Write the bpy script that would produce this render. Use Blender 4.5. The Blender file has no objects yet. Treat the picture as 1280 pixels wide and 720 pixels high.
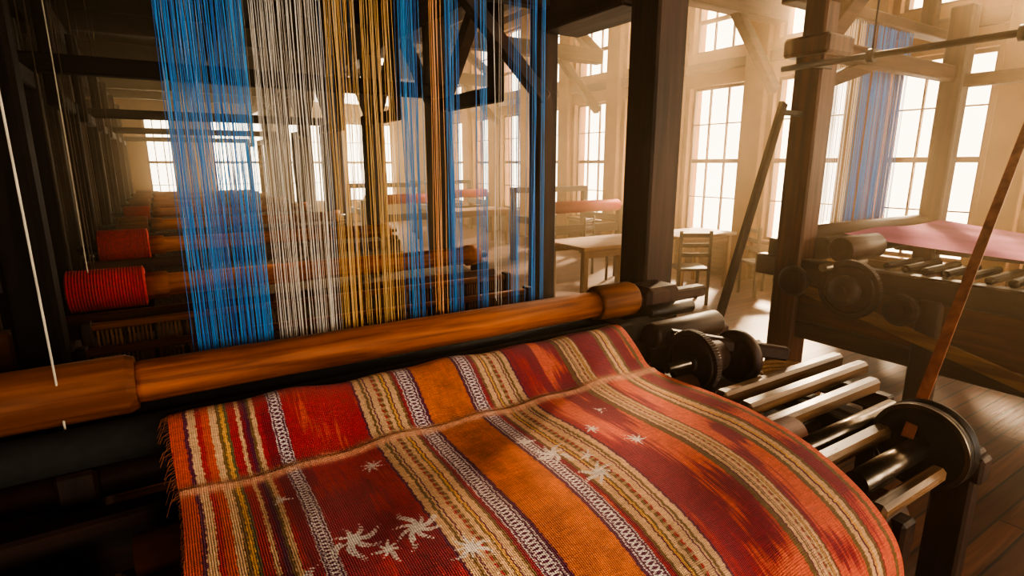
import bpy, bmesh, math, random
import numpy as np
from mathutils import Vector, Matrix
random.seed(7); rng=np.random.default_rng(7)
S=bpy.context.scene
COL=S.collection

def lin(c):
    return tuple(((x/255)/12.92 if x/255<=0.04045 else (((x/255)+0.055)/1.055)**2.4) for x in c)

# ------------------------------------------------------------ materials
def newmat(name):
    m=bpy.data.materials.new(name); m.use_nodes=True
    nt=m.node_tree; b=nt.nodes['Principled BSDF']
    return m,nt,b
def wood(name,c1,c2,axis='X',rough=.5,scale=14,bump=.25,spec=.35):
    m,nt,b=newmat(name)
    tc=nt.nodes.new('ShaderNodeTexCoord'); mp=nt.nodes.new('ShaderNodeMapping')
    sc=[scale]*3; sc['XYZ'.index(axis)]=scale*.06
    mp.inputs['Scale'].default_value=sc
    n=nt.nodes.new('ShaderNodeTexNoise'); n.inputs['Scale'].default_value=1.6; n.inputs['Detail'].default_value=8; n.inputs['Distortion'].default_value=.6
    n2=nt.nodes.new('ShaderNodeTexNoise'); n2.inputs['Scale'].default_value=1.7; n2.inputs['Detail'].default_value=3
    r=nt.nodes.new('ShaderNodeValToRGB'); r.color_ramp.elements[0].position=.34; r.color_ramp.elements[1].position=.68
    r.color_ramp.elements[0].color=(*lin(c1),1); r.color_ramp.elements[1].color=(*lin(c2),1)
    mx=nt.nodes.new('ShaderNodeMix'); mx.data_type='RGBA'; mx.blend_type='MULTIPLY'; mx.inputs['Factor'].default_value=.5
    L=nt.links.new
    L(tc.outputs['Object'],mp.inputs['Vector']); L(mp.outputs[0],n.inputs['Vector']); L(tc.outputs['Object'],n2.inputs['Vector'])
    L(n.outputs['Fac'],r.inputs[0]); L(r.outputs[0],mx.inputs['A'])
    r2=nt.nodes.new('ShaderNodeValToRGB'); r2.color_ramp.elements[0].position=.35; r2.color_ramp.elements[1].position=.6; r2.color_ramp.elements[0].color=(.35,.33,.3,1)
    L(n2.outputs['Fac'],r2.inputs[0]); L(r2.outputs[0],mx.inputs['B'])
    L(mx.outputs['Result'],b.inputs['Base Color'])
    bp=nt.nodes.new('ShaderNodeBump'); bp.inputs['Strength'].default_value=bump; bp.inputs['Distance'].default_value=.01
    L(n.outputs['Fac'],bp.inputs['Height']); L(bp.outputs[0],b.inputs['Normal'])
    mr=nt.nodes.new('ShaderNodeMapRange'); mr.inputs['To Min'].default_value=min(1,rough+.18); mr.inputs['To Max'].default_value=rough-.08
    L(n.outputs['Fac'],mr.inputs['Value']); L(mr.outputs[0],b.inputs['Roughness'])
    b.inputs['Specular IOR Level'].default_value=spec
    return m
def plain(name,c,rough=.6,metal=0,var=.25,scale=12,spec=.5):
    m,nt,b=newmat(name)
    tc=nt.nodes.new('ShaderNodeTexCoord'); n=nt.nodes.new('ShaderNodeTexNoise'); n.inputs['Scale'].default_value=scale; n.inputs['Detail'].default_value=5
    r=nt.nodes.new('ShaderNodeValToRGB'); l=lin(c)
    r.color_ramp.elements[0].position=.3; r.color_ramp.elements[1].position=.7
    r.color_ramp.elements[0].color=(*[x*(1-var) for x in l],1); r.color_ramp.elements[1].color=(*[min(1,x*(1+var)) for x in l],1)
    nt.links.new(tc.outputs['Object'],n.inputs['Vector']); nt.links.new(n.outputs['Fac'],r.inputs[0]); nt.links.new(r.outputs[0],b.inputs['Base Color'])
    b.inputs['Roughness'].default_value=rough; b.inputs['Metallic'].default_value=metal; b.inputs['Specular IOR Level'].default_value=spec
    return m
M={}
for ax in 'XYZ':
    M['dark'+ax]=wood('dark_wood_'+ax,(28,14,8),(64,34,19),ax,.5)
    M['blk'+ax]=wood('soot_wood_'+ax,(13,8,6),(32,20,13),ax,.7,spec=.15)  # near-black brown wood
    M['mid'+ax]=wood('brown_wood_'+ax,(56,25,13),(104,54,27),ax,.5)
    M['truss'+ax]=wood('truss_wood_'+ax,(40,20,11),(78,42,22),ax,.65,spec=.2)
    M['pale'+ax]=wood('pale_wood_'+ax,(96,60,32),(148,100,56),ax,.6)
    M['gold'+ax]=wood('varnished_wood_'+ax,(112,56,24),(176,98,46),ax,.55,scale=24,bump=.25,spec=.3)
    M['umber'+ax]=wood('worn_umber_wood_'+ax,(84,42,20),(136,78,38),ax,.55,scale=18,spec=.25)
M['black']=plain('black_iron',(30,22,16),.5,.25)
M['steel']=plain('worn_steel',(120,108,94),.3,1,.2,30)
M['barw']=wood('polished_bar',(84,58,38),(142,106,74),'X',.26,scale=20,bump=.1,spec=.65)
M['plaster']=plain('tan_plaster',(136,92,52),.85,0,0.15,3)
M['frame']=plain('window_frame_paint',(96,62,34),.6,0,.15,6)
M['wallD']=plain('dark_brick',(44,28,19),.9,0,.3,5)
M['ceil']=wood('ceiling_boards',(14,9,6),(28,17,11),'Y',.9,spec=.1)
M['red']=plain('red_yarn',(186,50,58),.85,0,.3,60)
M['redcloth']=plain('red_cloth',(150,30,30),.85,0,.2,30)
M['warpgrey']=wood('warp_sheet',(54,42,30),(106,84,58),'Y',.8,scale=60)
M['felt']=plain('dark_felt',(36,33,29),.9,0,.3,40)
M['leather']=wood('leather_belt',(124,64,44),(170,98,70),'Z',.5)
M['cord']=plain('cotton_cord',(205,192,170),.8)
M['cordd']=plain('dark_cord',(78,60,42),.8)
M['basket']=plain('wicker',(130,88,48),.7,0,.4,60)

# ------------------------------------------------------------ builder
class B:
    def __init__(s,name,parent=None):
        s.name=name; s.bm=bmesh.new(); s.mats=[]; s.parent=parent
    def mi(s,m):
        m=M[m] if isinstance(m,str) else m
        if m not in s.mats: s.mats.append(m)
        return s.mats.index(m)
    def _fin(s,geom_v,mat,smooth=False):
        i=s.mi(mat); fs=set()
        for v in geom_v:
            for f in v.link_faces: fs.add(f)
        for f in fs:
            f.material_index=i; f.smooth=smooth
        return fs
    def box(s,lo,hi,mat,bev=.006,rot=None):
        lo=Vector(lo);hi=Vector(hi);c=(lo+hi)/2;d=hi-lo
        mt=Matrix.Translation(c)
        if rot is not None: mt=mt@rot
        g=bmesh.ops.create_cube(s.bm,size=1,matrix=mt@Matrix.Diagonal((d.x,d.y,d.z,1)))
        vs=g['verts']; s._fin(vs,mat)
        if bev>0:
            es=set(e for v in vs for e in v.link_edges)
            r=bmesh.ops.bevel(s.bm,geom=list(es),offset=min(bev,min(d)*.3),segments=1,affect='EDGES')
            i=s.mi(mat)
            for f in r['faces']: f.material_index=i
    def beam(s,p0,p1,w,h,mat,bev=.006):
        p0=Vector(p0);p1=Vector(p1);d=p1-p0;L=d.length
        q=d.to_track_quat('Y','Z').to_matrix().to_4x4()
        mt=Matrix.Translation((p0+p1)/2)@q
        g=bmesh.ops.create_cube(s.bm,size=1,matrix=mt@Matrix.Diagonal((w,L,h,1)))
        vs=g['verts']; s._fin(vs,mat)
        if bev>0:
            es=set(e for v in vs for e in v.link_edges)
            r=bmesh.ops.bevel(s.bm,geom=list(es),offset=min(bev,min(w,h)*.3),segments=1,affect='EDGES')
            i=s.mi(mat)
            for f in r['faces']: f.material_index=i
    def cyl(s,p0,p1,r0,mat,r1=None,seg=24):
        r1=r0 if r1 is None else r1
        p0=Vector(p0);p1=Vector(p1);d=p1-p0
        mt=Matrix.Translation((p0+p1)/2)@d.to_track_quat('Z','Y').to_matrix().to_4x4()
        g=bmesh.ops.create_cone(s.bm,cap_ends=True,segments=seg,radius1=r0,radius2=r1,depth=d.length,matrix=mt)
        fs=s._fin(g['verts'],mat)
        for f in fs:
            if len(f.verts)==4: f.smooth=True
    def prof(s,p0,axis,pts,mat,seg=28,smooth=True):
        p0=Vector(p0);ax=Vector(axis).normalized();u=ax.orthogonal().normalized();v=ax.cross(u)
        rings=[]
        for d,r in pts:
            rings.append([s.bm.verts.new(p0+ax*d+(u*math.cos(2*math.pi*k/seg)+v*math.sin(2*math.pi*k/seg))*r) for k in range(seg)])
        i=s.mi(mat)
        for a,b in zip(rings,rings[1:]):
            for k in range(seg):
                f=s.bm.faces.new((a[k],a[(k+1)%seg],b[(k+1)%seg],b[k])); f.material_index=i; f.smooth=smooth
        for r_,fl in ((rings[0],1),(rings[-1],0)):
            f=s.bm.faces.new(list(reversed(r_)) if fl else r_); f.material_index=i
    def gear(s,c,axis,r,th,n,mat,tooth=.014):
        c=Vector(c);ax=Vector(axis).normalized();u=ax.orthogonal().normalized();v=ax.cross(u)
        i=s.mi(mat); top=[];bot=[]
        for k in range(n*4):
            rr=r if k%4 in(0,1) else r-tooth
            a=2*math.pi*k/(n*4)
            p=c+(u*math.cos(a)+v*math.sin(a))*rr
            top.append(s.bm.verts.new(p+ax*th/2)); bot.append(s.bm.verts.new(p-ax*th/2))
        N=len(top)
        for k in range(N):
            f=s.bm.faces.new((bot[k],bot[(k+1)%N],top[(k+1)%N],top[k])); f.material_index=i
        f=s.bm.faces.new(top); f.material_index=i
        f=s.bm.faces.new(list(reversed(bot))); f.material_index=i
        s.cyl(c-ax*th,c+ax*th,r*.28,mat)
        s.ring(c+ax*(th/2),axis,r*.8,.008,mat); s.ring(c-ax*(th/2),axis,r*.8,.008,mat)
    def ring(s,c,axis,R,r,mat,seg=40,ms=8):
        c=Vector(c);ax=Vector(axis).normalized();u=ax.orthogonal().normalized();v=ax.cross(u)
        i=s.mi(mat); rings=[]
        for k in range(seg):
            a=2*math.pi*k/seg; d=u*math.cos(a)+v*math.sin(a)
            rings.append([s.bm.verts.new(c+d*(R+r*math.cos(2*math.pi*j/ms))+ax*r*math.sin(2*math.pi*j/ms)) for j in range(ms)])
        for k in range(seg):
            a=rings[k];b=rings[(k+1)%seg]
            for j in range(ms):
                f=s.bm.faces.new((a[j],b[j],b[(j+1)%ms],a[(j+1)%ms])); f.material_index=i; f.smooth=True
    def tube(s,c,axis,R,r,th,mat,seg=40):
        c=Vector(c);ax=Vector(axis).normalized();u=ax.orthogonal().normalized();v=ax.cross(u)
        i=s.mi(mat); R4=[]
        for k in range(seg):
            a=2*math.pi*k/seg; d=u*math.cos(a)+v*math.sin(a)
            R4.append([s.bm.verts.new(c+d*R+ax*th/2),s.bm.verts.new(c+d*R-ax*th/2),s.bm.verts.new(c+d*r-ax*th/2),s.bm.verts.new(c+d*r+ax*th/2)])
        for k in range(seg):
            a=R4[k];b=R4[(k+1)%seg]
            for j in range(4):
                f=s.bm.faces.new((a[j],b[j],b[(j+1)%4],a[(j+1)%4])); f.material_index=i; f.smooth=(j%2==0)
    def sheet(s,pts0,pts1,mat):
        i=s.mi(mat)
        a=[s.bm.verts.new(p) for p in pts0]; b=[s.bm.verts.new(p) for p in pts1]
        for k in range(len(a)-1):
            f=s.bm.faces.new((a[k],b[k],b[k+1],a[k+1])); f.material_index=i; f.smooth=True
    def done(s):
        bmesh.ops.recalc_face_normals(s.bm,faces=s.bm.faces[:])
        me=bpy.data.meshes.new(s.name); s.bm.to_mesh(me); s.bm.free()
        for m in s.mats: me.materials.append(m)
        o=bpy.data.objects.new(s.name,me); COL.objects.link(o)
        if s.parent: o.parent=s.parent
        return o
def empty(name):
    e=bpy.data.objects.new(name,None); COL.objects.link(e); return e
def curves(name,lines,r,mat,parent=None,res=1):
    cu=bpy.data.curves.new(name,'CURVE'); cu.dimensions='3D'; cu.bevel_depth=r; cu.bevel_resolution=res
    for ln in lines:
        sp=cu.splines.new('POLY'); sp.points.add(len(ln)-1)
        for i,p in enumerate(ln): sp.points[i].co=(*p,1)
    o=bpy.data.objects.new(name,cu); cu.materials.append(mat); COL.objects.link(o)
    if parent: o.parent=parent
    return o

# ------------------------------------------------------------ room
XR=7.5; YE=17.0; XL=-2.6; YF=-4.0; ZC=5.3
WB,WT,UB,UT=.6,2.9,3.4,4.85
def floor():
    m,nt,b=newmat('floor_planks')
    L=nt.links.new
    tc=nt.nodes.new('ShaderNodeTexCoord')
    br=nt.nodes.new('ShaderNodeTexBrick'); br.inputs['Scale'].default_value=1; br.inputs['Brick Width'].default_value=2.2; br.inputs['Row Height'].default_value=.11
    br.inputs['Mortar Size'].default_value=.006; br.inputs['Color1'].default_value=(*lin((112,60,32)),1); br.inputs['Color2'].default_value=(*lin((68,35,19)),1); br.inputs['Mortar'].default_value=(.003,.002,.001,1)
    L(tc.outputs['Object'],br.inputs['Vector'])
    mp=nt.nodes.new('ShaderNodeMapping'); mp.inputs['Scale'].default_value=(1.5,30,1); n=nt.nodes.new('ShaderNodeTexNoise'); n.inputs['Scale'].default_value=1.5; n.inputs['Detail'].default_value=8
    L(tc.outputs['Object'],mp.inputs[0]); L(mp.outputs[0],n.inputs['Vector'])
    mx=nt.nodes.new('ShaderNodeMix'); mx.data_type='RGBA'; mx.blend_type='MULTIPLY'; mx.inputs['Factor'].default_value=.8
    rr=nt.nodes.new('ShaderNodeValToRGB'); rr.color_ramp.elements[0].position=.3; rr.color_ramp.elements[1].position=.65; rr.color_ramp.elements[0].color=(.3,.28,.26,1)
    L(n.outputs['Fac'],rr.inputs[0])
    L(br.outputs['Color'],mx.inputs['A']); L(rr.outputs[0],mx.inputs['B']); L(mx.outputs['Result'],b.inputs['Base Color'])
    b.inputs['Roughness'].default_value=.55; b.inputs['Specular IOR Level'].default_value=.18
    bp=nt.nodes.new('ShaderNodeBump'); bp.inputs['Strength'].default_value=.3; bp.inputs['Distance'].default_value=.01
    L(n.outputs['Fac'],bp.inputs['Height']); L(bp.outputs[0],b.inputs['Normal'])
    f=B('floor'); f.box((XL-.3,YF-.3,-.2),(XR+.3,YE+.3,0),m,0); f.done()
floor()
P=1.5; WW=1.0
centers=[YF+1.0+P*i for i in range(14)]
centers=[c for c in centers if c<YE-.5]
w=B('wall_right')
w.box((XR,YF,0),(XR+.3,YE,WB),'plaster',0); w.box((XR,YF,WT),(XR+.3,YE,UB),'plaster',0); w.box((XR,YF,UT),(XR+.3,YE,ZC),'plaster',0)
edges=[YF]+[e for c in centers for e in (c-WW/2,c+WW/2)]+[YE]
for i in range(0,len(edges),2):
    for z0,z1 in((WB,WT),(UB,UT)): w.box((XR,edges[i],z0),(XR+.3,edges[i+1],z1),'plaster',0)
w.box((XR-.08,YF,WB-.06),(XR-.001,YE,WB),'midY',.01)
w.box((XR-.05,YF,UB-.3),(XR-.001,YE,UB-.15),'midY',.01)
w.box((XR-.03,YF,0),(XR-.001,YE,WB-.07),'midY',0)
for i in range(0,len(edges),2):
    w.box((XR-.12,edges[i]+.08,0),(XR-.001,edges[i+1]-.08,ZC-.01),'plaster',.01)
w.done()
nwin=0
def window(lo,hi,axis,nv,nh):
    global nwin; nwin+=1
    o=B('window_%d'%nwin); x0,y0,z0=lo; x1,y1,z1=hi; t=.045
    def bar(a0,a1,b0,b1,d=.05):
        if axis=='X': o.box((x0-d/2,a0,b0),(x0+d/2,a1,b1),'frame',0)
        else: o.box((a0,y0-d/2,b0),(a1,y0+d/2,b1),'frame',0)
    A0,A1=(y0,y1) if axis=='X' else (x0,x1)
    bar(A0,A0+t,z0,z1);bar(A1-t,A1,z0,z1);bar(A0,A1,z0,z0+t);bar(A0,A1,z1-t,z1)
    for k in range(1,nv): c=A0+(A1-A0)*k/nv; bar(c-.011,c+.011,z0,z1,.035)
    for k in range(1,nh):
        c=z0+(z1-z0)*k/nh; h=.032 if k==nh//2 else .008; bar(A0,A1,c-h,c+h,.04)
    o.done()
for c in centers:
    window((XR+.12,c-WW/2,WB),(XR+.12,c+WW/2,WT),'X',3,4)
    window((XR+.12,c-WW/2,UB),(XR+.12,c+WW/2,UT),'X',3,3)
w=B('wall_back')
ec=[(.12,.3),(2.0,.7),(3.8,.75),(5.6,.75)]
w.box((XL,YE,0),(XR+.3,YE+.3,WB),'plaster',0); w.box((XL,YE,WT),(XR+.3,YE+.3,UB),'plaster',0); w.box((XL,YE,UT),(XR+.3,YE+.3,ZC),'plaster',0)
ed=[XL]+[e for c,h in ec for e in(c-h,c+h)]+[XR+.3]
for i in range(0,len(ed),2):
    for z0,z1 in((WB,WT),(UB,UT)): w.box((ed[i],YE,z0),(ed[i+1],YE+.3,z1),'plaster',0)
w.done()
for c,h in ec:
    window((c-h,YE+.12,WB),(c+h,YE+.12,WT),'Y',3,4); window((c-h,YE+.12,UB),(c+h,YE+.12,UT),'Y',3,3)
w=B('wall_left'); w.box((XL-.3,YF,0),(XL,YE+.3,ZC),'wallD',0); w.done()
w=B('wall_front'); fc=[-.9,1.2,3.3,5.4]
w.box((XL,YF-.3,0),(XR+.3,YF,.9),'wallD',0); w.box((XL,YF-.3,3.0),(XR+.3,YF,ZC),'wallD',0)
ed=[XL]+[e for c in fc for e in(c-.65,c+.65)]+[XR+.3]
for i in range(0,len(ed),2): w.box((ed[i],YF-.3,.9),(ed[i+1],YF,3.0),'wallD',0)
w.done()
for c in fc: window((c-.65,YF-.12,.9),(c+.65,YF-.12,3.0),'Y',3,4)  # unseen windows, put in to carry the camera-side fill
c=B('ceiling'); c.box((XL-.3,YF-.3,ZC),(XR+.3,YE+.3,ZC+.2),'midY',0)
c.done()
g=B('gallery_deck'); GX=2.3; GZ=3.35
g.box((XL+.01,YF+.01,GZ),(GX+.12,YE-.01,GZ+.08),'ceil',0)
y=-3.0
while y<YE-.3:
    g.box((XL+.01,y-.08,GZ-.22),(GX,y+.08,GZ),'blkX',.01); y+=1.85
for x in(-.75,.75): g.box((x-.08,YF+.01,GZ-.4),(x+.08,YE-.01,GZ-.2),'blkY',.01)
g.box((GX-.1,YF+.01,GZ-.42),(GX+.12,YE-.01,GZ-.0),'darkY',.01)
g.done()

def post(x,y,s,top,mat='darkZ',brace=True,nm='timber_post'):
    p=B(nm); p.box((x-s/2,y-s/2,0),(x+s/2,y+s/2,top),mat,.012)
    p.box((x-s/2-.03,y-s/2-.03,0),(x+s/2+.03,y+s/2+.03,.12),mat,.01)
    if brace:
        p.beam((x,y+s*.3,top-.75),(x,y+.75,top-.03),.1,.1,mat); p.beam((x,y-s*.3,top-.75),(x,y-.75,top-.03),.1,.1,mat)
    p.done()
post(2.27,2.2,.21,2.93,'darkZ',brace=False); post(2.2,3.12,.14,2.93,brace=False)
for yy in(4.9,6.75,8.6,10.5,12.4,14.3): post(2.27,yy,.2,2.93)
post(2.27,-1.6,.2,2.93)
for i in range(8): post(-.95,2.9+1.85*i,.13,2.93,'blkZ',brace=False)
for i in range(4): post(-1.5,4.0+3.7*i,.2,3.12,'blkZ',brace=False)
tb=B('tie_beam'); tb.box((1.2,2.95,2.62),(2.16,3.04,2.80),'darkX',.01); tb.beam((2.12,3.0,2.1),(1.55,3.0,2.64),.08,.08,'darkX'); tb.done()
tb=B('tie_beam'); tb.box((2.12,2.31,2.50),(2.42,3.05,2.70),'darkY',.01); tb.done()
for yy in(1.2,4.9,8.6,12.4):
    t=B('roof_truss')
    t.box((GX+.13,yy-.1,3.55),(XR-.13,yy+.1,3.8),'trussX',.01)
    t.beam((GX+.3,yy,3.75),(4.9,yy,5.25),.14,.16,'trussX'); t.beam((XR-.2,yy,3.75),(4.9,yy,5.25),.14,.16,'trussX')
    t.box((4.8,yy-.08,3.8),(5.0,yy+.08,5.29),'trussZ',.01)
    t.beam((4.9,yy,3.9),(3.7,yy,4.5),.1,.1,'trussX'); t.beam((4.9,yy,3.9),(6.2,yy,4.5),.1,.1,'trussX')
    t.beam((XR-.15,yy,2.7),(XR-1.1,yy,3.6),.13,.13,'trussX')
    t.done()
pl=B('roof_purlin')
for x in(3.6,6.2): pl.box((x-.08,YF+.01,4.62),(x+.08,YE-.01,4.8),'trussY',.01)
pl.done()

# ------------------------------------------------------------ main woven textile
X0,X1=-.05,1.65
def catmull(P,n):
    P=np.array(P,float); P=np.vstack([2*P[0]-P[1],P,2*P[-1]-P[-2]]); out=[]
    for i in range(1,len(P)-2):
        for t in np.linspace(0,1,60,endpoint=False):
            p0,p1,p2,p3=P[i-1:i+3]
            out.append(.5*((2*p1)+(-p0+p2)*t+(2*p0-5*p1+4*p2-p3)*t*t+(-p0+3*p1-3*p2+p3)*t**3))
    out.append(P[-2]); out=np.array(out)
    d=np.r_[0,np.cumsum(np.hypot(*np.diff(out,axis=0).T))]
    q=np.linspace(0,d[-1],n)
    return np.c_[np.interp(q,d,out[:,0]),np.interp(q,d,out[:,1])],q
prof=[(1.86,.955),(1.80,.985),(1.73,.995),(1.64,.94),(1.56,.882),(1.50,.872),(1.40,.868),(1.2,.87),(1.03,.865),(.85,.835),(.70,.775),(.60,.69),(.555,.58),(.55,.42),(.575,.28)]
NY=900; NX=800
PR,V=catmull(prof,NY)
def vnoise(h,w_,fy,fx,seed):
    r=np.random.default_rng(seed).random((fy+2,fx+2))
    y=np.linspace(0,fy,h,endpoint=False); x=np.linspace(0,fx,w_,endpoint=False)
    yi=y.astype(int);xi=x.astype(int);ty=(y-yi)[:,None];tx=(x-xi)[None]
    ty=ty*ty*(3-2*ty);tx=tx*tx*(3-2*tx)
    a=r[yi][:,xi];b_=r[yi][:,xi+1];c_=r[yi+1][:,xi];d_=r[yi+1][:,xi+1]
    return (a*(1-tx)+b_*tx)*(1-ty)+(c_*(1-tx)+d_*tx)*ty
U=np.linspace(0,1,NX)
Xg=X0+(X1-X0)*U[None,:]+np.zeros((NY,1))
Xg+= (U[None,:]-.5)*.012*np.sin(V[:,None]*9)
Yg=PR[:,0][:,None]+np.zeros((1,NX)); Zg=PR[:,1][:,None]+np.zeros((1,NX))
Zg=Zg+(vnoise(NY,NX,5,6,1)-.5)*.018+(vnoise(NY,NX,14,12,2)-.5)*.006+.004*np.sin(U[None,:]*38+V[:,None]*3)
yc=1.52
Zg+= .006*np.exp(-((Yg-yc)/.012)**2)
C=np.zeros((NY,NX,3))
cr=np.array(lin((140,30,44))); rd=np.array(lin((172,44,48))); sal=np.array(lin((214,98,68))); gold=np.array(lin((198,102,40)))
bei=np.array(lin((212,166,124))); oli=np.array(lin((122,90,50))); mag=np.array(lin((98,20,58))); wh=np.array(lin((246,228,216))); yel=np.array(lin((216,156,78))); grn=np.array(lin((100,92,54))); org=np.array(lin((196,80,48)))
s=U[None,:]+ (vnoise(NY,NX,300,3,3)-.5)*.0035
vv=V[:,None]+np.zeros((1,NX))
s=s+np.zeros((NY,1))
n1=vnoise(NY,NX,26,300,4); n2=vnoise(NY,NX,8,9,5); n3=vnoise(NY,NX,60,60,6)
n4=vnoise(NY,NX,16,40,14)
k=np.clip((n2*.75+n1*.22+n4*.35-.60)*7,0,1)[...,None]
base=cr*(1-k)+rd*k
kr=np.clip((s-.6)/.12,0,1); k2=np.clip(((n2*.5+n1*.2+n4*.3)+kr*.28-.74)*9,0,1)[...,None]
base=base*(1-k2)+sal*k2
C[:]=base
def band(a,b_,col,mask=None):
    m=(s>=a)&(s<b_)
    if mask is not None: m&=mask
    C[m]=(col if col.ndim==1 else col[m])
def stripes(a,b_,seq):
    tot=sum(w for _,w in seq); x=a
    for c_,w_ in seq:
        e=x+(b_-a)*w_/tot; band(x,e,c_); x=e
def dotted(a,b_):
    wd=b_-a; band(a,b_,mag); q=(s-a)/wd
    ph=(vv/.013)%1
    m=(q>.2)&(q<.80)&(np.abs(np.abs(q-.5)*2.6-np.abs(ph-.5)*2)<.28); C[m]=wh*.9
    for e in(.06,.94): C[(s>=a)&(s<b_)&(np.abs(q-e)<.045)&((vv/.006)%1<.65)]=wh*.8
def olive(a,b_,seed=0):
    seq=[(mag,.5),(bei,1.3),(oli,.6),(bei,.4),(mag,.3),(bei,1.4),(rd,.5),(oli,.6),(bei,.9),(oli,.4),(yel,.5),(mag,.3),(bei,1.3),(oli,.6),(cr,.5)]
    if seed: seq=seq[::-1]
    stripes(a,b_,seq)
    q=(s-a)/(b_-a); ph=(vv/.022)%1
    m=(q>.44)&(q<.55)&(ph<.4)&(s>=a)&(s<b_); C[m]=bei*.55+oli*.35
band(0,.02,org); band(.02,.026,mag)
stripes(.026,.135,[(bei,1.0),(rd,.7),(org,1),(bei,.9),(oli,.5),(yel,.5),(grn,.4),(rd,1.1),(bei,.5),(cr,.5),(mag,.5),(oli,.4),(bei,.6),(rd,.6)])
dotted(.15,.172)
olive(.30,.385)
dotted(.388,.418)
gm=gold*(.82+.4*n3[...,None]); band(.424,.515,gm); band(.418,.424,mag); band(.515,.521,mag)
dotted(.521,.551)
olive(.556,.645,1)
olive(.785,.835)
band(.775,.785,oli)
stripes(.895,.945,[(oli,1),(bei,1),(mag,.4),(yel,.6),(bei,1),(oli,.8),(cr,.4)])
band(.975,.985,oli); band(.985,1.01,sal)
def motif(x,y,R,rot=0,rays=7,seed=0):
    dx=Xg-x; dy=Yg-y
    m0=(np.abs(dx)<R*1.4)&(np.abs(dy)<R*1.4)&(Zg>.7)
    a=np.arctan2(dy,dx)+rot+.25*np.sin(np.hypot(dx,dy)*60+seed); r=np.hypot(dx,dy)
    rr=np.random.default_rng(seed).random(rays)*.6+.6
    q=(a/(2*np.pi)*rays); idx=(q%rays).astype(int)%rays
    f=np.abs((q%1)-.5)*2
    lim=R*rr[idx]*(1-.88*f**.9)*(1+.12*np.sign(np.sin(r*700)))
    m=m0&((r<lim)|(r<R*.26))&(n3>.14)&~((r>R*.3)&(f<.08)&(((r/.010)%1)<.5))
    C[m]=wh*.8
MO=[(.28,1.13,.072),(.42,1.09,.068),(.15,1.03,.06),(.50,.97,.055),(.90,1.20,.062),(.945,1.05,.06),(.86,1.30,.036),(1.165,1.13,.036),(1.08,1.24,.03),(.42,1.42,.03),(.17,1.38,.028),(1.21,1.35,.026),(.34,1.06,.04),(.97,1.13,.03)]
for i,(x,y,R) in enumerate(MO):
    motif(x,y,R,i*.7+.4,[7,8,6,9][i%4],i)
C[(rng.random((NY,NX))>.985)]*=1.5
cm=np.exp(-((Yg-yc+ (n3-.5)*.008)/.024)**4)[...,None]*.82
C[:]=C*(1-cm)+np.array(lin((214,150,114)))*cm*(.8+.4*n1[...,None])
wv=(.80+.4*vnoise(NY,NX,NY-1,90,8))*(.85+.3*vnoise(NY,NX,70,NX-1,9))*(.85+.3*rng.random((NY,NX)))
C*=wv[...,None]
C=np.clip(C,0,1)
def grid_mesh(name,X,Y,Z,Cc=None):
    ny,nx=X.shape
    me=bpy.data.meshes.new(name); co=np.stack([X,Y,Z],-1).reshape(-1,3).astype(np.float32)
    i=np.arange(ny*nx).reshape(ny,nx)
    q=np.stack([i[:-1,:-1],i[1:,:-1],i[1:,1:],i[:-1,1:]],-1).reshape(-1,4)
    me.vertices.add(len(co)); me.vertices.foreach_set('co',co.ravel())
    me.loops.add(q.size); me.loops.foreach_set('vertex_index',q.ravel().astype(np.int32))
    me.polygons.add(len(q)); me.polygons.foreach_set('loop_start',np.arange(0,q.size,4,dtype=np.int32)); me.polygons.foreach_set('loop_total',np.full(len(q),4,np.int32))
    me.update(calc_edges=True)
    me.polygons.foreach_set('use_smooth',np.ones(len(q),bool))
    if Cc is not None:
        at=me.color_attributes.new('weave','FLOAT_COLOR','POINT'); at.data.foreach_set('color',np.concatenate([Cc,np.ones((ny,nx,1))],-1).reshape(-1).astype(np.float32))
    me.validate()
    return me
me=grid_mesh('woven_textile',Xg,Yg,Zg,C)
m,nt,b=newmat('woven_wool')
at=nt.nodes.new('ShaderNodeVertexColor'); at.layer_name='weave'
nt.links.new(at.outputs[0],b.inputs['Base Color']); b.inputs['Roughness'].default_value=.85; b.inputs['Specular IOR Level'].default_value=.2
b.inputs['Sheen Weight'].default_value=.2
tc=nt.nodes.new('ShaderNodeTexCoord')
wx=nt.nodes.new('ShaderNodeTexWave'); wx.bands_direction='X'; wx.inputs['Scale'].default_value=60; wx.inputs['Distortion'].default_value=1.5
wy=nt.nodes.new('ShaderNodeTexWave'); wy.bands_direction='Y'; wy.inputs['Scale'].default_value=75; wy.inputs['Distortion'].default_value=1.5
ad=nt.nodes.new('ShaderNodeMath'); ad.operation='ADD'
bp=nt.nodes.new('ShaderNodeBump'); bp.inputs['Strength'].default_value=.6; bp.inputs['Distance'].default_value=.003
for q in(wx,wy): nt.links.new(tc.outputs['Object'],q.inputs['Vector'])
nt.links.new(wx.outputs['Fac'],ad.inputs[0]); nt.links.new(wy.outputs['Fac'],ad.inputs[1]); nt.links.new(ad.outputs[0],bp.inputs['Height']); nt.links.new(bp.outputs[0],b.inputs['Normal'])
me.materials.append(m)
tex=empty('woven_textile')
o=bpy.data.objects.new('cloth',me); COL.objects.link(o); o.parent=tex
ln=[]
for i in range(0,NY-260,4):
    p=np.array([Xg[i,0],Yg[i,0],Zg[i,0]]); L=.012+.03*random.random()
    if Yg[i,0]<1.5: L*=.25
    ln.append([tuple(p),(p[0]-L*.5,p[1]+random.uniform(-.01,.01),p[2]-L*.2),(p[0]-L*.8,p[1]+random.uniform(-.02,.02),p[2]-L*.9)])
curves('fringe',ln,.0009,plain('fringe_yarn',(150,86,54),.9),tex)

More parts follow.
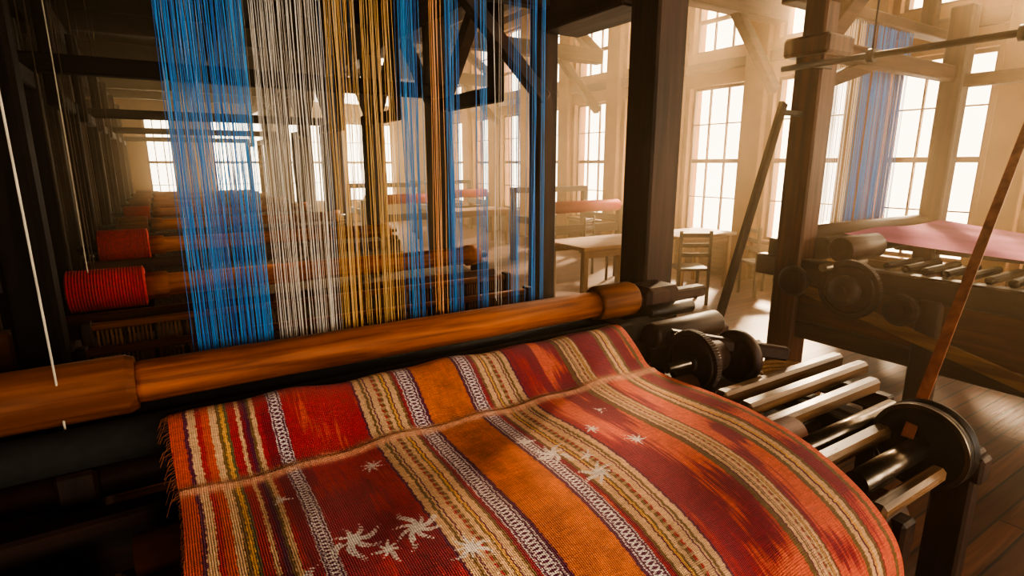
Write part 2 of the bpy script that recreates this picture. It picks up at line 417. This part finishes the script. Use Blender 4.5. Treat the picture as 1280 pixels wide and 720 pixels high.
# ------------------------------------------------------------ main loom
LM=empty('weaving_loom')
r=B('wooden_roller',LM)
r.prof((-.13,1.97,1.045),(1,0,0),[(0,.062),(.02,.065),(.98,.064),(1.83,.062)],'goldX',40)
r.prof((-.75,1.97,1.045),(1,0,0),[(0,.075),(.01,.088),(.60,.09)],'umberX',40)
r.prof((-.15,1.97,1.045),(1,0,0),[(0,.0895),(.022,.080)],'umberX',40,False)
r.prof((1.70,1.97,1.045),(1,0,0),[(0,.078),(.015,.086),(.22,.086),(.24,.078)],'umberX',24)
r.cyl((1.94,1.97,1.045),(2.12,1.97,1.045),.03,'steel')
r.done()
r=B('breast_rollers',LM)
r.prof((-1.1,1.86,.915),(1,0,0),[(0,.05),(.01,.06),(3.1,.06),(3.15,.045)],'felt')
r.prof((-1.1,2.04,.90),(1,0,0),[(0,.07),(3.15,.07)],'felt')
r.prof((-1.2,1.95,.77),(1,0,0),[(0,.06),(3.2,.06)],'darkX')
r.box((-1.2,1.68,.60),(1.9,1.76,.78),'darkX',.01)
r.prof((-.15,.70,.62),(1,0,0),[(0,.07),(2.0,.07)],'midX')
r.prof((-.15,1.0,.77),(1,0,0),[(0,.06),(1.95,.06)],'midX')
r.prof((-.15,1.45,.79),(1,0,0),[(0,.05),(1.95,.05)],'midX')
r.prof((-.1,.68,.30),(1,0,0),[(0,.09),(1.9,.09)],'redcloth')
r.done()
f=B('frame',LM)
for x in(-.3,1.78):
    f.box((x-.05,.70,0),(x+.05,.82,.66),'darkZ',.01); f.box((x-.05,1.86,0),(x+.05,2.02,.84),'darkZ',.01)
    f.box((x-.04,.6,.52),(x+.04,2.9,.66),'darkY',.01); f.box((x-.04,.7,.15),(x+.04,2.2,.27),'darkY',.01)
f.box((-.3,1.9,.2),(1.78,1.98,.34),'darkX',.01)
f.box((-1.3,1.45,.62),(-.26,1.6,.74),'blkX',.01); f.box((-1.3,1.2,.45),(-.26,1.32,.58),'blkX',.01)
f.box((-1.3,1.0,0),(-1.2,1.1,.7),'blkZ',.01)
f.box((-1.3,.8,.0),(-.4,1.9,.40),'blkY',.01)
f.box((-.50,2.50,0),(-.36,2.64,2.94),'blkZ',.015); f.box((-.82,2.55,1.25),(-.36,2.60,1.36),'darkX',.01)
f.done()
rd_=B('reeds',LM)
for (yy,z0,z1,xa,xb) in((2.62,.80,.965,-.33,1.75),(2.86,.84,1.01,-.33,1.75)):
    rd_.box((xa,yy-.025,z0-.05),(xb,yy+.025,z0),'umberX',.006); rd_.box((xa,yy-.02,z1),(xb,yy+.02,z1+.03),'umberX',.006)
    n=130
    for i in range(n):
        x=xa+.02+(xb-xa-.04)*i/(n-1); rd_.box((x-.004,yy-.008,z0),(x+.004,yy+.008,z1),'paleZ' if i%7 else 'darkZ',0)
    for x in(xa,xb): rd_.box((x-.02,yy-.03,.6),(x+.02,yy+.03,z1+.04),'darkZ',.005)
rd_.box((-.78,2.60,.86),(-.52,2.68,1.10),'umberZ',.01); rd_.box((-.95,2.35,.80),(-.60,2.42,.92),'darkX',.01)
rd_.done()
h=B('bearing_blocks',LM)
h.box((1.98,1.88,.66),(2.2,2.06,1.10),'darkZ',.02); h.box((1.70,1.80,.80),(1.80,2.08,.98),'black',.01)
h.prof((1.82,1.72,.93),(1,0,0),[(0,.05),(.02,.062),(.45,.062),(.47,.05)],'darkX')
h.prof((1.95,1.86,.99),(1,0,0),[(0,.035),(.3,.035)],'black')
h.box((1.80,1.10,.62),(2.36,1.80,.68),'darkY',.01)
h.box((2.30,.62,0),(2.38,.74,.72),'darkZ',.01); h.box((2.30,1.72,0),(2.40,1.82,.90),'darkZ',.01)
h.box((2.30,.6,.60),(2.38,1.85,.70),'darkY',.01)
h.beam((1.86,1.64,.95),(2.30,1.34,.87),.05,.06,'darkY',.01); h.box((2.0,1.58,.68),(2.34,1.70,.84),'darkX',.015)
h.box((1.95,1.92,1.0),(2.45,1.99,1.06),'darkX',.01)
h.done()
g=B('take_up_gear',LM)
g.gear((1.86,1.50,.87),(1,0,0),.14,.03,70,'darkY',.004); g.cyl((1.7,1.5,.87),(2.32,1.5,.87),.02,'steel')
g.prof((1.90,1.50,.87),(1,0,0),[(0,.09),(.05,.09),(.055,.07),(.12,.07)],'darkX')
g.prof((2.08,1.46,.86),(1,0,0),[(0,.10),(.01,.12),(.04,.12),(.05,.10)],'darkX',32)
g.done()
g=B('slide_bars',LM)
for (y,z,x0,x1,hh) in((1.28,.80,1.76,2.62,.035),(1.17,.80,1.76,2.62,.03),(1.07,.775,1.72,2.52,.03)):
    g.box((x0,y-.028,z-hh),(x1,y+.028,z+hh),'barw',.012)
g.prof((1.74,.93,.76),(1,0,0),[(0,.03),(.62,.03)],'steel')
g.box((1.70,.83,.72),(2.26,.89,.77),'barw',.012)
g.prof((1.72,.74,.735),(1,0,0),[(0,.038),(.5,.038)],'steel')
g.box((1.70,.64,.66),(2.12,.69,.71),'barw',.012)
g.box((2.18,.7,.66),(2.24,1.32,.72),'black',.008)
g.box((2.50,1.0,.66),(2.56,1.34,.74),'darkY',.008)
g.box((2.51,1.02,0),(2.57,1.1,.72),'darkZ',.008)
g.done()
g=B('hand_wheel',LM)
g.prof((2.14,.745,.735),(1,0,0),[(0,.1),(.005,.15),(.02,.155),(.03,.14),(.06,.14),(.07,.155),(.085,.15),(.09,.1)],'black',40)
g.tube((2.185,.745,.735),(1,0,0),.1435,.13,.035,'steel'); g.cyl((2.0,.745,.735),(2.34,.745,.735),.03,'steel')
g.tube((2.145,.745,.735),(1,0,0),.152,.138,.014,'steel')
g.done()
hb=B('harness_beam',LM)
hb.box((-.9,2.0,2.80),(2.16,2.14,2.94),'darkX',.01)
hb.done()

# ------------------------------------------------------------ thread curtains
def thread_mat(name,c,c2):
    m,nt,b=newmat(name)
    g=nt.nodes.new('ShaderNodeNewGeometry'); r=nt.nodes.new('ShaderNodeValToRGB')
    r.color_ramp.elements[0].color=(*lin(c),1); r.color_ramp.elements[1].color=(*lin(c2),1)
    nt.links.new(g.outputs['Random Per Island'],r.inputs[0]); nt.links.new(r.outputs[0],b.inputs['Base Color'])
    b.inputs['Roughness'].default_value=.5
    return m
TB=thread_mat('blue_silk',(10,98,182),(52,162,226)); TW=thread_mat('white_cotton',(206,192,174),(246,238,226)); TY=thread_mat('yellow_silk',(218,162,88),(244,208,140)); TO=thread_mat('orange_silk',(226,152,92),(246,186,130))
def curtain(name,xa,xb,n,mat,zb,zt,y=2.09,r=.0011,taper=.0):
    L=[]
    for i in range(n):
        t=(i+random.uniform(-.4,.4))/max(1,n-1); xt=xa+(xb-xa)*t; xm=(xa+xb)/2
        xbm=xm+(xt-xm)*(1-taper)+random.gauss(0,.006)
        yo=random.uniform(-.03,.03); z0=zb+random.uniform(-.03,.01)
        pts=[]
        for k_ in range(7):
            u=k_/6; z=z0+(zt-z0)*u
            pts.append((xbm+(xt-xbm)*u+math.sin(u*math.pi)*random.gauss(0,.003),y+yo,z))
        L.append(pts)
    return curves(name,L,r,mat)
zt=2.80
curtain('blue_warp_yarns',.045,.165,42,TB,1.06,zt,taper=-.05,r=.0012)
curtain('blue_warp_yarns',.18,.285,36,TB,1.06,zt,taper=-.05,r=.0012)
curtain('white_warp_yarns',.31,.535,54,TW,1.06,zt,taper=.05,r=.0009)
curtain('yellow_warp_yarns',.545,.645,24,TY,1.08,zt,r=.001)
curtain('yellow_warp_yarns',.675,.785,26,TY,1.08,zt,r=.001)
for a,b_,n in((.81,.885,22),(1.0,1.055,17),(1.145,1.19,12),(1.31,1.35,9),(1.40,1.47,12)):
    curtain('blue_warp_yarns',a,b_,n,TB,1.06,zt,r=.0012)
curtain('orange_warp_yarns',.92,.965,9,TO,1.1,zt,y=2.06)
curtain('white_warp_yarns',1.23,1.26,4,TW,1.1,zt)
for a,b_,n,m_ in((.1,.3,12,TW),(.45,.8,14,TW),(.95,1.15,10,TB)):
    curtain('heddle_yarns',a,b_,n,m_,1.1,3.12,y=3.75,r=.001)
cl=[]
for (x,y,zb,zt_) in((-.306,1.9,.93,3.1),(-.36,3.50,1.13,3.1),(-.56,2.5,.9,3.1),(-.62,2.75,.7,3.1),(-.7,3.1,.9,3.1),(-.55,4.2,1.,3.1),(-.45,4.6,1.,3.1),(-.72,3.8,.6,3.1),(-.3,5.2,1.2,3.1)):
    cl.append([(x,y,zb),(x+random.uniform(-.004,.004),y,(zb+zt_)/2),(x,y,zt_)])
curves('hanging_cords',cl[:2],.0032,M['cord']); curves('hanging_cords',cl[2:],.004,M['cordd'])
cl=[]
for i in range(60):
    x=random.uniform(-1.3,-.35); y=random.uniform(2.7,9); z=random.uniform(.8,1.3)
    cl.append([(x,y,z),(x,y,3.12)])
curves('hanging_cords',cl,.003,M['cordd'])

# ------------------------------------------------------------ background looms
def bgloom(y,i):
    E=empty('weaving_loom')
    f=B('frame',E)
    for x in(-.55,1.95):
        f.box((x-.05,y-.75+(.1 if i==0 else 0),0),(x+.05,y-.63,.85),'darkZ',.01); f.box((x-.05,y-.06,0),(x+.05,y+.06,1.0),'darkZ',.01); f.box((x-.05,y+.55,0),(x+.05,y+.65,2.2),'blkZ',.01)
        f.box((x-.04,y-.8 if i else y-.62,.6),(x+.04,y+.7,.72),'darkY',.01)
        f.box((x-.04,y-.3,2.1),(x+.04,y+.7,2.2),'blkY',.01); f.box((x-.04,y-.3,2.1),(x+.04,y-.2,2.9),'blkZ',.01)
    if i%2==0: f.box((-.6,y+.55,2.2),(2.0,y+.65,2.3),'blkX',.01)
    f.box((-.55,y-.65,.66),(1.95,y-.60,.84),'darkX',.01); f.box((-.55,y-.45,.78),(1.95,y-.38,.86),'darkX',.01)
    f.box((-.55,y-.25,.86),(1.95,y-.2,.98),'midX',.01); f.box((-.55,y+.5,.8),(1.95,y+.55,.95),'darkX',.01)
    f.done()
    r=B('roller',E)
    r.prof((-.12,y,1.05),(1,0,0),[(0,.075),(.1,.075),(.105,.062),(1.95,.062),(1.96,.075),(2.05,.075)],'goldX',24)
    r.cyl((-.6,y,1.05),(2.0,y,1.05),.025,'black'); r.done()
    if i<2:
        r=B('yarn_roll',E)
        R=.105 if i%2==0 else .13
        r.prof((-.46,y-.02,1.06),(1,0,0),[(0,R*.88),(.008,R),(.16,R*1.02),(.33,R),(.34,R*.88)],'red',32)
        for k_ in range(26): r.ring((-.45+.0128*k_,y-.02,1.06),(1,0,0),R,.0045,'red',32,5)
        r.done()
    else:
        r=B('beam_end',E); r.prof((-.44,y,1.05),(1,0,0),[(0,.09),(.01,.1),(.28,.1),(.29,.09)],'redcloth' if i==3 else 'umberX',20); r.done()
    w_=B('warp_sheet',E)
    w_.sheet([(-.1,y-.62,.86),(-.1,y-.3,.90),(-.1,y+.5,.97)],[(1.9,y-.62,.86),(1.9,y-.3,.90),(1.9,y+.5,.97)],'warpgrey'); w_.done()
for i in range(7): bgloom(3.56+1.85*i,i)

# ------------------------------------------------------------ right loom
RL=empty('weaving_loom')
f=B('frame',RL)
f.box((4.29,2.49,0),(4.51,2.71,2.62),'midZ',.015); f.box((4.22,2.42,2.5),(4.58,2.78,2.64),'midZ',.02); f.box((4.31,2.51,2.62),(4.49,2.69,3.54),'midZ',.015)
f.box((6.75,2.5,0),(6.93,2.7,3.2),'darkZ',.015)
f.box((4.3,.6,0),(4.46,.76,1.0),'darkZ',.01); f.box((6.78,.6,0),(6.92,.76,1.0),'darkZ',.01)
for x in(4.38,6.85):
    f.box((x-.06,.5,.78),(x+.06,2.9,.95),'darkY',.012); f.box((x-.05,.6,.30),(x+.05,2.6,.44),'darkY',.012)
f.box((4.36,.7,.44),(4.42,2.5,.78),'midY',.004)
f.box((4.3,1.5,0),(4.44,1.64,.8),'darkZ',.01)
f.box((4.4,.6,.80),(6.85,.72,.98),'darkX',.012); f.box((4.4,2.75,.85),(6.85,2.85,1.08),'darkX',.012)
f.box((4.3,2.56,2.50),(6.9,2.68,2.64),'trussX',.012)
f.beam((4.4,2.6,2.55),(5.4,2.6,3.5),.12,.14,'trussX'); f.beam((4.4,2.6,2.9),(4.4,1.3,3.55),.12,.12,'midY')
f.box((6.78,.9,2.44),(6.9,2.7,2.56),'trussY',.01)
f.beam((4.45,2.62,2.30),(5.6,2.62,2.62),.08,.1,'trussX')
f.beam((4.31,.62,.30),(4.31,2.5,.74),.03,.09,'paleY')
f.done()
f=B('rollers',RL)
f.prof((4.5,2.45,1.03),(1,0,0),[(0,.09),(2.25,.09)],'felt'); f.prof((4.5,2.66,1.12),(1,0,0),[(0,.07),(2.25,.07)],'darkX')
f.prof((4.5,.80,.96),(1,0,0),[(0,.09),(2.25,.09)],'darkX'); f.prof((4.1,2.2,.95),(1,0,0),[(0,.03),(.6,.03)],'steel')
for k_ in range(9):
    y=.92+.12*k_; f.box((4.40,y,.95),(4.95,y+.055,1.0),'blkX',.015)
f.prof((4.36,2.22,1.06),(1,0,0),[(0,.09),(.01,.1),(.5,.1),(.51,.09)],'darkX')
f.done()
f=B('gears',RL)
f.gear((4.22,2.05,.80),(1,0,0),.22,.05,80,'darkY',.005); f.prof((4.12,2.05,.80),(1,0,0),[(0,.05),(.01,.11),(.05,.11)],'darkY',30)
f.gear((4.22,1.70,.72),(1,0,0),.11,.05,50,'darkY',.005)
f.prof((4.14,2.45,.80),(1,0,0),[(0,.10),(.01,.12),(.04,.12),(.05,.10)],'darkX',30)
f.cyl((4.1,2.05,.80),(4.5,2.05,.80),.03,'darkX')
f.done()
sh=B('top_shaft',RL); sh.cyl((4.2,.2,2.42),(4.2,2.75,2.42),.022,'black')
for y in(.5,1.3,2.1): sh.cyl((4.2,y,2.42),(4.2,y,3.54),.007,'black',seg=8); sh.cyl((4.2,y-.02,2.42),(4.2,y+.02,2.42),.045,'black')
sh.beam((4.2,2.5,2.42),(4.42,2.5,2.42),.04,.04,'black')
sh.done()
nx,ny=80,60
u,v=np.meshgrid(np.linspace(0,1,nx),np.linspace(0,1,ny))
Xc=4.85+u*1.85; th=np.clip((.14-v)/.14,0,1)
Yc=.84+v*1.62-.0*th; Zc=1.05+.09*v**2+.010*np.sin(u*9+v*5)-.10*th**2
me=grid_mesh('purple_cloth',Xc,Yc,Zc); me.materials.append(plain('mauve_cloth',(146,78,110),1,0,.2,4,spec=.1))
o=bpy.data.objects.new('purple_cloth',me); COL.objects.link(o); o.parent=RL
curtain('white_warp_yarns',5.1,5.75,50,TW,1.15,3.0,y=2.95,r=.002); curtain('blue_warp_yarns',5.8,6.6,110,TB,1.15,3.0,y=2.95,r=.003)
hb=B('yarn_rail'); hb.box((4.5,2.88,2.98),(7.37,3.02,3.08),'trussX',.01); hb.box((4.5,2.88,3.08),(4.6,3.02,5.3),'trussZ',.01); hb.box((6.9,2.88,3.08),(7.0,3.02,5.3),'trussZ',.01); hb.done()
l=B('shift_lever'); l.beam((3.40,2.6,0),(3.48,2.6,.5),.05,.05,'black'); l.beam((3.45,2.6,.45),(4.03,2.6,2.15),.04,.07,'blkZ'); l.box((3.25,2.45,0),(3.6,2.75,.06),'black',.01); l.beam((4.0,2.6,2.08),(4.28,2.6,2.08),.03,.04,'black'); l.done()
bl=B('leather_belt'); bl.beam((2.10,.765,.775),(4.18,1.12,2.44),.036,.008,'leather',0); bl.done()
bk=B('wicker_basket'); 
for k_ in range(8): bk.ring((3.75,2.15,.02+.028*k_),(0,0,1),.17+.008*k_,.016,'basket',36,6)
bk.cyl((3.75,2.15,0),(3.75,2.15,.02),.17,'basket'); bk.done()

# ------------------------------------------------------------ hall furniture
def table(x,y,lx,ly,h,mat='pale',name='work_table'):
    t=B(name); t.box((x-lx/2,y-ly/2,h-.045),(x+lx/2,y+ly/2,h),mat+'X',.008)
    for sx in(-1,1):
        for sy in(-1,1):
            cx=x+sx*(lx/2-.08); cy=y+sy*(ly/2-.08); t.box((cx-.035,cy-.035,0),(cx+.035,cy+.035,h-.045),mat+'Z',.005)
    t.box((x-lx/2+.08,y-ly/2+.06,h-.14),(x+lx/2-.08,y-ly/2+.09,h-.045),mat+'X',.003); t.box((x-lx/2+.08,y+ly/2-.09,h-.14),(x+lx/2-.08,y+ly/2-.06,h-.045),mat+'X',.003)
    t.done()
table(4.7,5.3,1.3,.8,.76); table(6.2,5.2,1.1,.7,.78); table(5.6,10.6,1.6,.8,.76)
def chair(x,y,a):
    c=B('wooden_chair'); R=Matrix.Rotation(a,4,'Z')
    def bx(lo,hi): 
        lo=Vector(lo);hi=Vector(hi);ce=(lo+hi)/2;d=hi-lo; p=R@ce+Vector((x,y,0))
        c.box(p-d/2,p+d/2,'darkZ',.004,R)
    bx((-.2,-.2,.43),(.2,.2,.46))
    for sx in(-.18,.18):
        bx((sx-.018,-.2,0),(sx+.018,-.165,.43)); bx((sx-.018,.165,0),(sx+.018,.2,.92))
    for z in(.6,.72,.84): bx((-.18,.172,z),(.18,.192,z+.05))
    c.done()
chair(5.6,6.4,.5); chair(6.35,6.2,-.6); chair(6.6,4.35,1.2); chair(5.5,4.6,2.6)
def hall_loom(x,y):
    E=empty('weaving_loom'); f=B('frame',E)
    for sx in(-.8,.8):
        for sy in(-.5,.5): f.box((x+sx-.05,y+sy-.05,0),(x+sx+.05,y+sy+.05,1.0 if sy<0 else 1.3),'darkZ',.01)
        f.box((x+sx-.04,y-.55,.7),(x+sx+.04,y+.55,.82),'darkY',.01)
    f.box((x-.85,y+.45,1.2),(x+.85,y+.55,1.3),'darkX',.01); f.box((x-.8,y-.54,.55),(x+.8,y-.46,.7),'darkX',.01)
    f.done()
    r=B('cloth_roll',E); r.prof((x-.75,y-.5,1.0),(1,0,0),[(0,.1),(1.5,.1)],'redcloth'); r.sheet([(x-.7,y-.42,1.05),(x-.7,y+.4,1.0)],[(x+.7,y-.42,1.05),(x+.7,y+.4,1.0)],'redcloth'); r.done()
hall_loom(6.1,7.9); hall_loom(4.2,11.5); hall_loom(6.2,12.8)

# ------------------------------------------------------------ light
wd=bpy.data.worlds.new('sky'); S.world=wd; wd.use_nodes=True
bg=wd.node_tree.nodes['Background']; bg.inputs[0].default_value=(1,.80,.55,1); bg.inputs[1].default_value=4.5
def area(name,loc,rot,sx,sy,e,c):
    l=bpy.data.lights.new(name,'AREA'); l.shape='RECTANGLE'; l.size=sx; l.size_y=sy; l.energy=e; l.color=c
    o=bpy.data.objects.new(name,l); o.location=loc; o.rotation_euler=rot; COL.objects.link(o); return o
def sun(d,e,c):
    l=bpy.data.lights.new('sun','SUN'); l.energy=e; l.color=c; l.angle=math.radians(6)
    o=bpy.data.objects.new('sun',l); o.rotation_euler=Vector(d).to_track_quat('Z','Y').to_euler(); o.location=(12,6,8); COL.objects.link(o)
el=math.radians(25)
sun((math.cos(el)*.87,math.cos(el)*.49,math.sin(el)),15,(1,.70,.42))
for c_ in centers[1:12]:
    area('window_daylight',(XR+.5,c_,2.7),(0,math.radians(90),0),4.4,1.0,92,(1,.70,.42))
for c_,h_ in ec: area('window_daylight',(c_,YE+.5,2.7),(math.radians(-90),0,0),2*h_,4.4,300*h_,(1,.75,.48))
for c_ in fc: area('window_daylight',(c_,YF-.5,1.95),(math.radians(90),0,0),1.2,2.0,108,(1,.87,.72))  # added fill lamps behind the camera, outside the unseen front windows

v=B('dusty_air');  # scattering volume added for amber haze and glow around the windows
m=bpy.data.materials.new('dusty_air'); m.use_nodes=True; nt=m.node_tree; nt.nodes.remove(nt.nodes['Principled BSDF'])
vs=nt.nodes.new('ShaderNodeVolumeScatter'); vs.inputs['Density'].default_value=.026; vs.inputs['Anisotropy'].default_value=.74; vs.inputs['Color'].default_value=(1,.74,.47,1)
nt.links.new(vs.outputs[0],nt.nodes['Material Output'].inputs['Volume'])
v.box((XL+.02,YF+.05,.01),(XR-.13,YE-.05,ZC-.01),m,0); v.done()

cam=bpy.data.cameras.new('camera'); co=bpy.data.objects.new('camera',cam); COL.objects.link(co)
cam.sensor_width=36; cam.lens=692/1280*36; cam.clip_start=.02
co.location=(0,0,1.7); co.rotation_euler=(math.radians(90-12.6),0,math.radians(-32.1))
S.camera=co
S.view_settings.view_transform='AgX'
S.view_settings.look='AgX - High Contrast'
S.view_settings.exposure=.1
